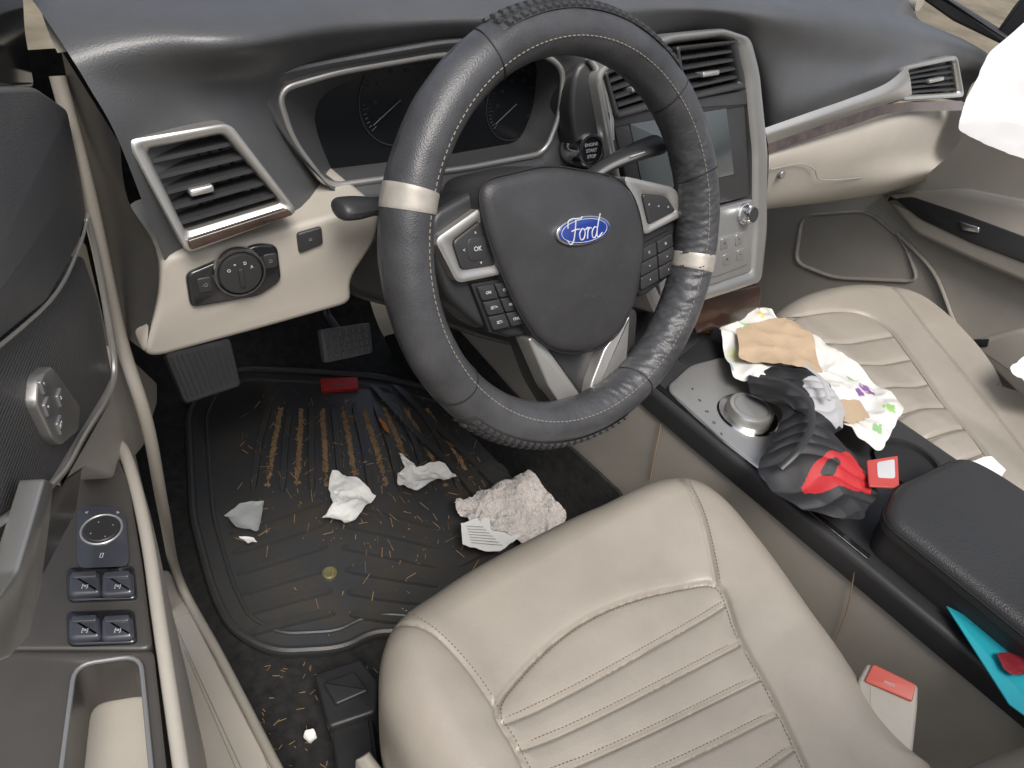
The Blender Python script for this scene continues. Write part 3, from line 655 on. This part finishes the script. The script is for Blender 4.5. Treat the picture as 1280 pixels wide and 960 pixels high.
mk('silver_line',tube([DF.w(q.x,q.y,.0) for q in cr1([Vector(DF.p(a,b,0)) for a,b in ((110,268),(99,309),(62,377),(-80,496))],6)],.0012,n=8),SIL,dd)
mk('edge_trim',slab(DF,pr(DF,[(144,430),(154,442),(192,478),(192,505),(174,560),(140,600),(100,585),(64,608),(134,490)],-.012,.006),-.03,-.008,.004),BEI,dd)
mk('lower_insert',slab(DF,pr(DF,[(64,606),(100,582),(92,640),(50,720),(-10,790),(-90,850),(-90,700)],-.012,.004),-.016,-.010,.002),ARM,dd)
sm=mk('memory_switch',slab(DF,pr(DF,[(44,470),(60,457),(97,508),(95,538),(73,557),(62,548),(41,505)],.001,.005),-.004,.003,.0015),STK,dd)
for a,b,s in ((55,480,'1'),(60,508,'o'),(76,497,'2'),(76,531,'SET')):
    bt=mk('memory_button',slab(DF,rect(DF.p(a,b,.004),.009,.010,0,.15),.002,.0045,.0008),GRY,sm); text('button_lettering',s,.0032,DF,DF.p(a,b,.0045),.0047,WHT,sm)
HSM=mat('handle_silver',(.48,.47,.45),.32,metal=.8)
mk('pull_handle',slab(DF,pr(DF,[(51,598),(63,604),(57,660),(47,735),(32,795),(8,822),(-90,860),(-90,780),(-10,752),(16,716),(36,650)],.012,.0025,4),.002,.014,.0018),HSM,dd)
AF=Fr((0,0,.47),(0,0,1))
def arot(a,b):
    p=Vector(AF.p(a,b)); q=Vector(AF.p(a+10,b)); return math.atan2(q.y-p.y,q.x-p.x)
body=pr(AF,[(145,540),(172,580),(190,660),(207,760),(238,960),(252,1060),(-60,1060),(-60,900),(20,780),(55,660),(95,575)],0,.01)
mk('door_body',slab(AF,body,-.42,-.055,.01),BEI,dd)
edge=[AF.w(*AF.p(a,b,0),-.004) for a,b in ((124,552),(148,552),(165,592),(183,670),(198,770),(226,960),(240,1060))]
e2=cr1(edge,6); mk('armrest_lip',[tube(e2,.005,n=12),loft([e2[::6],[v+Vector((.006,0,-.03)) for v in e2[::6]],[v+Vector((0.004,0,-.06)) for v in e2[::6]]],4)],BEI,dd)
ar=mk('switch_panel',slab(AF,pr(AF,[(92,580),(106,560),(142,558),(160,600),(177,700),(191,812),(-90,812),(-90,740),(30,680),(66,630)],0,.008),-.05,0,.003),ARM,dd)
oo=pr(AF,[(-90,814),(192,814),(219,1060),(-90,1060)],0,.004,5); ii=pr(AF,[(94,832),(176,820),(198,1050),(66,1050)],0,.012,5)
mk('pocket_surround',ringslab(AF,oo,ii,-.05,0,-.001,.001,-.052),ARM,dd)
mk('pocket_ring',tube([AF.w(q.x,q.y,.001) for q in ii],.0016,closed=True,n=8),GRY,dd)
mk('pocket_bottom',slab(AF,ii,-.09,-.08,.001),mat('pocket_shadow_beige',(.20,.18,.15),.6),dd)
mp=mk('mirror_control',slab(AF,pr(AF,[(96,636),(110,630),(148,632),(158,645),(162,700),(150,713),(104,713),(95,702)],.003,.004),-.001,.003,.0015),BTN,dd)
q=AF.p(127,661,.004)
mk('mirror_knob',lathe(AF,q,[(.0125,.002),(.0125,.0042),(.0115,.005),(.0005,.0046)],40),BLK,mp)
mk('knob_ring',tube([AF.w(q[0]+.0142*math.cos(t),q[1]+.0142*math.sin(t),.0035) for t in [2*PI*k/40 for k in range(40)]],.0010,closed=True,n=6),SIL,mp)
for a,b,s in ((108,640,'<'),(147,640,'>'),(127,693,'[]')): text('switch_symbol',s,.0045,AF,AF.p(a,b,.004),.0033,WHT,mp,rot=arot(a,b))
for dx,dy in ((0,.008),(0,-.008),(.008,0),(-.008,0)): text('switch_symbol','.',.006,AF,(q[0]+dx,q[1]+dy),.0052,WHT,mp)
for yy in (729,784):
    pd=mk('window_switch_row',slab(AF,pr(AF,[(82,yy-20),(168,yy-23),(172,yy+20),(84,yy+23)],.002,.005),-.001,.003,.002),GLO,dd)
    for a in (106,147):
        x0,x1=(a-21,a+19); bt=mk('window_switch',slab(AF,pr(AF,[(x0,yy-13),(x1,yy-15),(x1+2,yy+13),(x0,yy+16)],.006,.004),.002,.007,.0035),BTN,pd)
        mk('switch_lip',slab(AF,pr(AF,[(x0+4,yy-14),(x1-4,yy-16),(x1-4,yy-8),(x0+4,yy-6)],.008,.002),.005,.0085,.001),BTN,bt)
        text('switch_symbol','[=]',.0035,AF,AF.p(a,yy+3,.008),.0073,WHT,bt,rot=arot(a,yy))
# ================================================================= passenger door
pd_=thing('passenger_door','closed beige passenger door with black switch strip and map pocket','car door',(1.12,0,.3))
PF=Fr((1.12,0,.4),(-1,0,.08),(0,-1,0))
mk('main_panel',slab(PF,[Vector(q) for q in ((-.75,-.45),(.9,-.45),(.9,.24),(-.12,.24),(-.2,.10),(-.75,.10))],-.05,0,.01),BEI,pd_)
mk('window_ledge',slab(PF,[Vector(q) for q in ((-.14,.22),(.9,.22),(.9,.27),(-.16,.27))],-.08,.01,.01),BLK,pd_)
mk('armrest',slab(PF,pr(PF,[(1105,243),(1200,236),(1300,256),(1500,330),(1500,430),(1340,378),(1215,325),(1145,292)],.02,.015,6),-.01,.034,.012),BEI,pd_)
mk('switch_strip',slab(PF,pr(PF,[(1118,248),(1140,246),(1200,266),(1300,303),(1300,336),(1215,304),(1150,274)],.036,.01),.02,.037,.002),BLK,pd_)
mk('window_switch',slab(PF,pr(PF,[(1198,276),(1224,284),(1224,292),(1202,288)],.040,.003),.03,.041,.002),CHR,pd_)
o=ccw(pr(PF,[(1000,268),(1085,262),(1130,300),(1150,355),(1040,350),(990,330)],.006,.03,6))
mk('speaker_moulding',ringslab(PF,o,inset(o,.008),-.01,.004,.001,.003,.0),BEI,pd_)
mk('lower_moulding',tube(cr1([PF.w(*PF.p(a,b,.01),.006) for a,b in ((1120,292),(1165,340),(1190,400),(1205,430))],6),.004,n=8),BEI,pd_)
mk('map_pocket',slab(PF,pr(PF,[(1208,428),(1280,408),(1400,440),(1400,560),(1300,520)],.01,.02,5),-.02,.02,.01),BEI,pd_)
mk('pocket_slot',slab(PF,pr(PF,[(1212,426),(1236,424),(1234,434),(1216,434)],.022,.003),.01,.022,.001),DARK,pd_)
fp_=thing('far_windscreen_pillar','black windscreen pillar and seal at the passenger window corner','pillar',(1.13,.25,.7))
PX=Fr((1.13,.2,.7),(-1,0,.1),(0,-1,0))
mk('pillar_cover',slab(PX,pr(PX,[(1090,-60),(1150,-2),(1190,26),(1252,56),(1260,46),(1206,12),(1165,-12),(1120,-60)],0,.004),-.03,.0,.005),BLK,fp_)
mk('mirror_sail',slab(PX,pr(PX,[(1236,46),(1262,8),(1300,-40),(1330,20),(1300,70),(1256,56)],0,.004),-.05,-.012,.006),BLK,fp_)
mk('light_trim',tube(cr1([A(1060,-30,x=1.10),A(1120,-4,x=1.10),A(1150,4,x=1.10)],6),.014,n=12),BEI,fp_)
# ================================================================= pedals, mat
bp_=thing('brake_pedal','ribbed rubber brake pedal under the steering column','pedal',(.1,.55,.2))
PFm=Fr(A(436,428,y=.45),(0,-.8,.6)); PRM=mat('pedal_rubber',(.17,.17,.17),.45)
pad=mk('pedal_pad',slab(PFm,pr(PFm,[(400,412),(463,403),(467,441),(406,454)],0,.006),-.012,0,.003),PRM,bp_)
gs=[]
for k in range(7):
    for j in range(4):
        c=Vector(PFm.p(408,418)).lerp(Vector(PFm.p(457,410)),k/6).lerp(Vector(PFm.p(413,446)).lerp(Vector(PFm.p(460,435)),k/6),j/3)
        gs.append(slab(PFm,rect(c,.006,.009),-.001,.003,.001))
mk('pedal_studs',gs,PRM,pad)
mk('pedal_arm',tube([PFm.w(0,0,-.012),PFm.w(0,.05,-.06),Vector((PFm.O.x,.62,.45))],.008,n=10),BLK,bp_)
fr_=thing('foot_rest','grey ribbed foot rest at the left of the footwell','foot rest',(-.17,.6,.1))
FF=Fr(A(252,470,y=.52),(0,-.75,.65)); FRM=mat('footrest_grey',(.15,.15,.152),.55)
fpd=mk('rest_pad',slab(FF,pr(FF,[(206,442),(288,422),(302,482),(232,505)],0,.008),-.02,0,.004),FRM,fr_)
gs=[]
for k in range(11):
    a=Vector(FF.p(213,447)).lerp(Vector(FF.p(281,431)),k/10); b=Vector(FF.p(235,498)).lerp(Vector(FF.p(295,476)),k/10)
    gs.append(tube([FF.w(a.x,a.y,.001),FF.w(b.x,b.y,.001)],.0020,n=6))
mk('rest_ribs',gs,FRM,fpd)
MF=Fr((0,0,.012),(0,0,1))
fm=thing('floor_mat','black rubber floor mat with raised ribs, littered with straw','floor mat',(.05,.35,.012))
mo=ccw(pr(MF,[(232,520),(252,482),(300,460),(390,464),(470,470),(560,490),(640,560),(740,640),(780,720),(560,800),(470,792),(430,815),(340,820),(285,790),(262,740),(238,650)],0,.03,6))
mk('mat_base',slab(MF,mo,-.008,0,.002),RUB,fm)
mk('raised_rim',tube([MF.w(q.x,q.y,.003) for q in inset(mo,.004)],.006,closed=True,n=8),RUB,fm)
mk('inner_rim',tube([MF.w(q.x,q.y,.0) for q in inset(mo,.032)],.0035,closed=True,n=8),RUB,fm)
gs=[]; lines=[]
def bar(pts,w=.0085,h=.0058):
    P=resamp([Vector(MF.p(a,b)) for a,b in pts],14,False); V=[];F=[]
    for k,p in enumerate(P):
        T=(P[min(13,k+1)]-P[max(0,k-1)]).normalized(); n_=Vector((-T.y,T.x)); ww=w/2*(.55 if k in(0,13) else 1)
        for o_,hh in ((-ww,0),(-ww*.8,h),(ww*.8,h),(ww,0)): V.append(MF.w(*(p+n_*o_),hh if k not in(0,13) else hh*.2))
    for k in range(13):
        for j in range(3): F.append((k*4+j,k*4+j+1,(k+1)*4+j+1,(k+1)*4+j))
    gs.append(geo(V,F))
for k in range(8):
    xt,xb=338+k*26,316+k*37; bar([(xt,505),((xt+xb)/2+ (k-3)*1.0,556),(xb,614)],.0115)
    xt+=13; xb+=18.5; lines.append([(xt,512),((xt+xb)/2,556),(xb,606)])
for k in range(6): bar([(286+k*5,668+k*25),(345+k*4,648+k*26),(404+k*3,626+k*28)],.0125)
for k in range(6): bar([(422+k*3,628+k*28),(480,640+k*27),(548,660+k*24)],.0125)
for k in range(5): bar([(570,600+k*36),(610,580+k*36),(660,596+k*34)],.0125)
bar([(462,480),(520,545),(570,590),(610,640)],.014,.008); bar([(490,480),(550,540),(600,588),(650,640)],.014,.008)
mk('ribs',gs,RUB,fm)
mk('red_label',slab(MF,pr(MF,[(400,473),(447,471),(448,485),(402,488)],.006,.001),0,.006,.0005),REDL,fm)
text('label_lettering','PREMIUM',.006,MF,MF.p(424,480,.007),.0062,DIM,fm,rot=R(-32))
mk('retaining_clip',lathe(MF,MF.p(412,718),[(.011,-.001),(.011,.005),(.009,.0065),(.005,.006),(.0005,.005)],24),mat('brass_olive',(.14,.13,.06),.45),fm)
gs=[]; gm=[]
for k in range(520):
    a=random.gauss(460,95); b=random.gauss(580,85)
    if not(290<a<640 and 490<b<800): continue
    c=MF.w(*MF.p(a,b),.006+random.random()*.003); t=random.uniform(0,PI) if random.random()<.5 else random.gauss(R(60),.4); l=random.uniform(.003,.022)*(1 if random.random()<.5 else .25)
    d=Vector((math.cos(t),math.sin(t),random.uniform(-.1,.15)))*l; gs.append(tube([c-d/2,c+d/2],random.uniform(.0002,.0006),n=4))
for k in range(70):
    a=random.uniform(320,470); b=random.uniform(825,958); c=A(a,b,z=.008); t=random.uniform(0,PI); l=random.uniform(.002,.010)
    d=Vector((math.cos(t),math.sin(t),0))*l; gs.append(tube([c-d/2,c+d/2],.0004,n=4))
deb=mk('straw_debris',gs,STRAW); tag(deb,'dry straw and crumbs scattered over the black floor mat','straw',kind='stuff')
for li,L in enumerate(lines):
    P=resamp([Vector(MF.p(a,b)) for a,b in L],60,False)
    for k in range(430):
        q=P[min(59,int(abs(random.gauss(.42,.28))*59))]+Vector((random.gauss(0,.0020),random.gauss(0,.0020)))
        l=random.uniform(.001,.006); T=(P[-1]-P[0]).normalized(); t=math.atan2(T.y,T.x)+random.gauss(0,.35)
        c=MF.w(q.x,q.y,.0008); d=Vector((math.cos(t),math.sin(t),0))*l; gm.append(tube([c-d/2,c+d/2],random.uniform(.0006,.0016),n=4,flat=.5,up=(0,0,1)))
dm=mk('dried_mud',gm,MUD); tag(dm,'brown dried mud crumbs in the grooves of the floor mat','mud',kind='stuff')
lf,_=crumple(MF,pl(MF,[(472,522),(480,530),(488,544),(481,542),(475,532)],.006,1),.008,.004,60,2,40,8); tag(mk('dry_leaf',lf,mat('orange_leaf',(.5,.18,.03),.7)),'small orange dry leaf on the ribs of the floor mat','leaf')
def paper(name,pts,h0,amp,fq,seed,m,label,cat,fr=MF,curl=.008,**k):
    g_,_=crumple(fr,pr(fr,pts,h0,.002,2),h0,amp,fq,seed,curl=curl,**k); return tag(mk(name,g_,m,ang=50),label,cat)
paper('paper_scrap',[(414,596),(440,600),(471,622),(452,645),(440,660),(402,656),(416,636),(410,615)],.007,.010,38,1.3,PAP,'crumpled white paper scrap at the middle of the floor mat','paper scrap',ridge=.6)
paper('paper_scrap',[(498,571),(520,588),(555,586),(570,602),(545,608),(524,618),(498,614),(494,598),(506,588)],.007,.011,38,4.1,PAP,'crumpled white paper scrap nearest the steering wheel on the mat','paper scrap',ridge=.6)
paper('tissue_scrap',[(280,648),(300,632),(330,629),(326,655),(322,668),(298,664)],.007,.004,30,7.7,PAPG,'thin grey tissue scrap at the left edge of the floor mat','tissue')
paper('paper_crumb',[(298,674),(312,672),(324,680),(310,686)],.007,.004,60,9.7,PAP,'tiny white paper crumb below the grey tissue on the mat','paper scrap',N=50,Mr=10)
paper('paper_crumb',[(382,915),(392,912),(396,926),(388,936),(380,928)],0,.008,60,11.7,PAP,'tiny white crumb on black carpet beside the seat rail','paper scrap',N=50,Mr=10)
g_,_=crumple(MF,pl(MF,[(562,628),(585,620),(620,610),(650,594),(695,602),(716,632),(700,668),(640,676),(590,654)],.03,2),.026,.034,26,3.3,N=340,Mr=110,lat=.006,sag=.022,ridge=.5)
for v in g_[0]:
    v+=Vector((noise.noise(v*600),noise.noise(v*600+Vector((7,0,0))),noise.noise(v*600+Vector((0,7,0)))))*.0024
tag(mk('cloth_rag',g_,TOW,ang=80),'fluffy grey pink rag bunched against the seat front','rag')
pt=paper('printed_label',[(575,655),(600,648),(640,655),(652,668),(625,690),(578,684)],.034,.003,22,5.5,PAP,'white printed care tag sticking out of the grey rag','tag',curl=0)
ls=[]
for k in range(7):
    a=Vector(MF.p(583+k*1,658+k*3.4,.037)); b=Vector(MF.p(604+k*4,659+k*3.8,.037)); ls.append(tube([MF.w(a.x,a.y,.0375),MF.w(b.x,b.y,.0375)],.0004,n=4))
mk('tag_print',ls,BLK,pt)
# ================================================================= things on the console
CT=Fr((0,0,.376),(0,0,1))
g_,uv=crumple(CT,pr(CT,[(898,408),(935,390),(965,382),(985,402),(1020,420),(1065,455),(1110,488),(1130,512),(1105,562),(1070,552),(1010,500),(955,482),(915,468)],.02,.004,3),.010,.014,24,8.8,N=300,Mr=80,ridge=.6)
cols=[]
spots=[(Vector(CT.p(a,b,.02)),r_,c_) for a,b,r_,c_ in ((1080,484,.007,(.22,.10,.30)),(1088,492,.006,(.25,.10,.32)),(1073,492,.006,(.20,.08,.28)),(1064,474,.006,(.20,.42,.16)),(1110,514,.008,(.28,.50,.15)),(932,405,.008,(.25,.48,.20)),(950,396,.006,(.65,.52,.15)),(922,442,.012,(.62,.66,.35)),(1096,538,.008,(.25,.45,.2)),(912,458,.006,(.2,.4,.4)))]
for u,v in uv:
    c=(.68,.675,.64); p=Vector((u,v))
    for s,r_,cc_ in spots:
        if (p-s).length<r_*(1+.8*noise.noise(Vector((u*200,v*200,0)))): c=cc_
    cols.append(c)
tag(mk('snack_wrapper',g_,VCP,ang=60,cols=cols),'white plastic wrapper printed with green leaves and purple grapes on the console','wrapper')
g_,_=crumple(CT,pr(CT,[(918,412),(962,402),(992,401),(1012,420),(1028,470),(1000,462),(960,456),(926,450)],.03,.003,3),.027,.008,20,12.1,N=120,Mr=30,ridge=.6)
tag(mk('paper_napkin',g_,KRA,ang=50),'brown kraft paper napkin lying on the printed wrapper','napkin')
g_,_=crumple(CT,pr(CT,[(1040,500),(1075,500),(1087,522),(1062,532),(1045,524)],.03,.003,3),.027,.006,16,14.1,N=80,Mr=20)
tag(mk('paper_napkin',g_,KRA,ang=50),'small piece of brown paper under the black and red cloth','napkin')
mtop=thing('fabric_mask','crumpled black fabric mask with grey and red patches on the console','mask',CT.w(*CT.p(1020,560),0))
co=pr(CT,[(942,452),(975,443),(1012,450),(1042,468),(1060,500),(1062,522),(1048,530),(1070,545),(1088,570),(1114,600),(1092,622),(1086,640),(1040,630),(1000,612),(953,580),(956,558),(975,532),(985,508),(972,492),(945,475)],.045,.008,4)
g_,uv=crumple(CT,co,.030,.026,13,21.3,N=420,Mr=120,lat=.003,sag=.016,ridge=.25,jagk=.2)
for v in g_[0]:
    ph=(v.x*.55+v.y*.83); v.z+=.0030*abs(math.sin(ph*140+4*noise.noise(v*16)))-.0012
def inp(p,poly):
    c=False;n=len(poly)
    for i in range(n):
        a,b=poly[i],poly[i-1]
        if (a.y>p.y)!=(b.y>p.y) and p.x<(b.x-a.x)*(p.y-a.y)/(b.y-a.y)+a.x: c=not c
    return c
gw=pl(CT,[(1005,460),(1042,468),(1062,500),(1060,528),(1022,522),(1010,495)],.045,1); rd=pl(CT,[(1036,562),(1075,556),(1104,590),(1098,606),(1052,600),(1020,606),(1008,588)],.045,1)
cols=[]
for u,v in uv:
    p=Vector((u+.006*noise.noise(Vector((u*50,v*50,0))),v+.006*noise.noise(Vector((u*50,v*50,5)))))
    c=(.016,.016,.018)
    if inp(p,gw): c=(.42,.42,.43)
    if inp(p,rd) and noise.noise(Vector((u*45,v*45,8)))>-.25: c=(.45,.018,.022)
    cols.append(c)
mk('mask_cloth',g_,VC,mtop,ang=80,cols=cols)
def strap(pts,r,m,name='strap'):
    mk(name,tube(cr1([CT.w(*CT.p(a,b,h),h) for a,b,h in pts],8),r,n=8,flat=.35,up=(0,0,1)),m,mtop)
strap([(950,470,.052),(985,478,.062),(1010,500,.064),(1015,530,.062),(1000,560,.060),(975,585,.045)],.004,BLK)
strap([(1005,456,.058),(1028,475,.062),(1036,500,.060)],.0030,PAPG)
CC=Fr((0,0,.378),(0,.1,1))
cd1=tag(mk('red_card',slab(CC,pr(CC,[(1085,572),(1124,566),(1126,606),(1088,604)],.01,.003),.004,.006,.001),mat('card_red_pink',(.5,.07,.06),.4)),'small red and white card in the cup holder','card')
mk('card_print',slab(CC,pr(CC,[(1096,578),(1118,574),(1119,598),(1097,597)],.0062,.004),.006,.0066,.0002),WHT,cd1)
bf=Fr(A(880,415,t=1.13),(0,-.2,1)); tag(mk('pill_bottle',lathe(bf,(0,0),[(.014,-.05),(.014,.0),(.012,.005),(.009,.006),(.009,.016),(.001,.016)],32),mat('amber',(.30,.12,.03),.25,coat=.5)),'small amber bottle standing in the bin below the centre stack','bottle')
EF=Fr(A(1240,820,z=.380),(-.05,0,1))
env=tag(mk('cyan_envelope',slab(EF,pr(EF,[(1183,757),(1250,790),(1330,835),(1330,930),(1262,880)],0,.001),-.0015,0,.0004),CYA),'bright cyan envelope tucked beside the console armrest','envelope')
rg,_=crumple(EF,pl(EF,[(1243,818),(1262,815),(1300,835),(1290,850),(1255,842)],.004,1),.003,.006,40,30,N=60,Mr=14)
tag(mk('red_wrapper',rg,mat('dark_red_foil',(.30,.03,.04),.35,metal=.3)),'small dark red wrapper lying on the cyan envelope','wrapper')
SFp=Fr((0,0,.365),(0,0,1))
paper('paper_sheet',[(1212,578),(1240,572),(1258,590),(1250,600),(1225,594)],.004,.003,12,40,PAP,'small white paper sheet on the passenger seat by the armrest','paper',fr=SFp,curl=0)
paper('plastic_bag',[(1255,470),(1275,455),(1330,450),(1340,520),(1280,505)],.01,.03,16,50,PLB,'clear white plastic bag crumpled on the passenger seat','bag',fr=SFp,curl=0)
WB=Fr(A(1250,120,x=.98),(-.75,-.55,.4),(.5,-.8,0))
g_,_=crumple(WB,pr(WB,[(1195,162),(1204,130),(1222,95),(1232,70),(1262,45),(1300,10),(1400,30),(1400,230),(1290,200),(1240,182)],0,.012,4),0,.016,8,60,N=220,Mr=50,sag=.012,ridge=.4,jagk=.4)
tag(mk('white_bag',g_,PLB,ang=80),'large white bag leaning at the passenger end of the dashboard','bag')
# ================================================================= light
w=bpy.data.worlds.new('World'); SC.world=w; w.use_nodes=True; nt=w.node_tree; bg=nt.nodes['Background']
sk=nt.nodes.new('ShaderNodeTexSky'); sk.sky_type='NISHITA'; sk.sun_disc=False; el,az=R(60),R(-158)
sk.sun_elevation=el; sk.sun_rotation=az; sk.air_density=1; sk.dust_density=5
hs=nt.nodes.new('ShaderNodeHueSaturation'); hs.inputs['Saturation'].default_value=.6
nt.links.new(sk.outputs['Color'],hs.inputs['Color']); nt.links.new(hs.outputs['Color'],bg.inputs['Color']); bg.inputs['Strength'].default_value=.15
ld=bpy.data.lights.new('sun','SUN'); ld.energy=2.8; ld.angle=R(28); ld.color=(1,.97,.93); lo=bpy.data.objects.new('sun',ld); COL.objects.link(lo)
sd=Vector((math.sin(az)*math.cos(el),math.cos(az)*math.cos(el),math.sin(el)))
lo.rotation_euler=sd.to_track_quat('Z','Y').to_euler()
SC.view_settings.view_transform='Standard'; SC.view_settings.look='None'; SC.view_settings.exposure=0
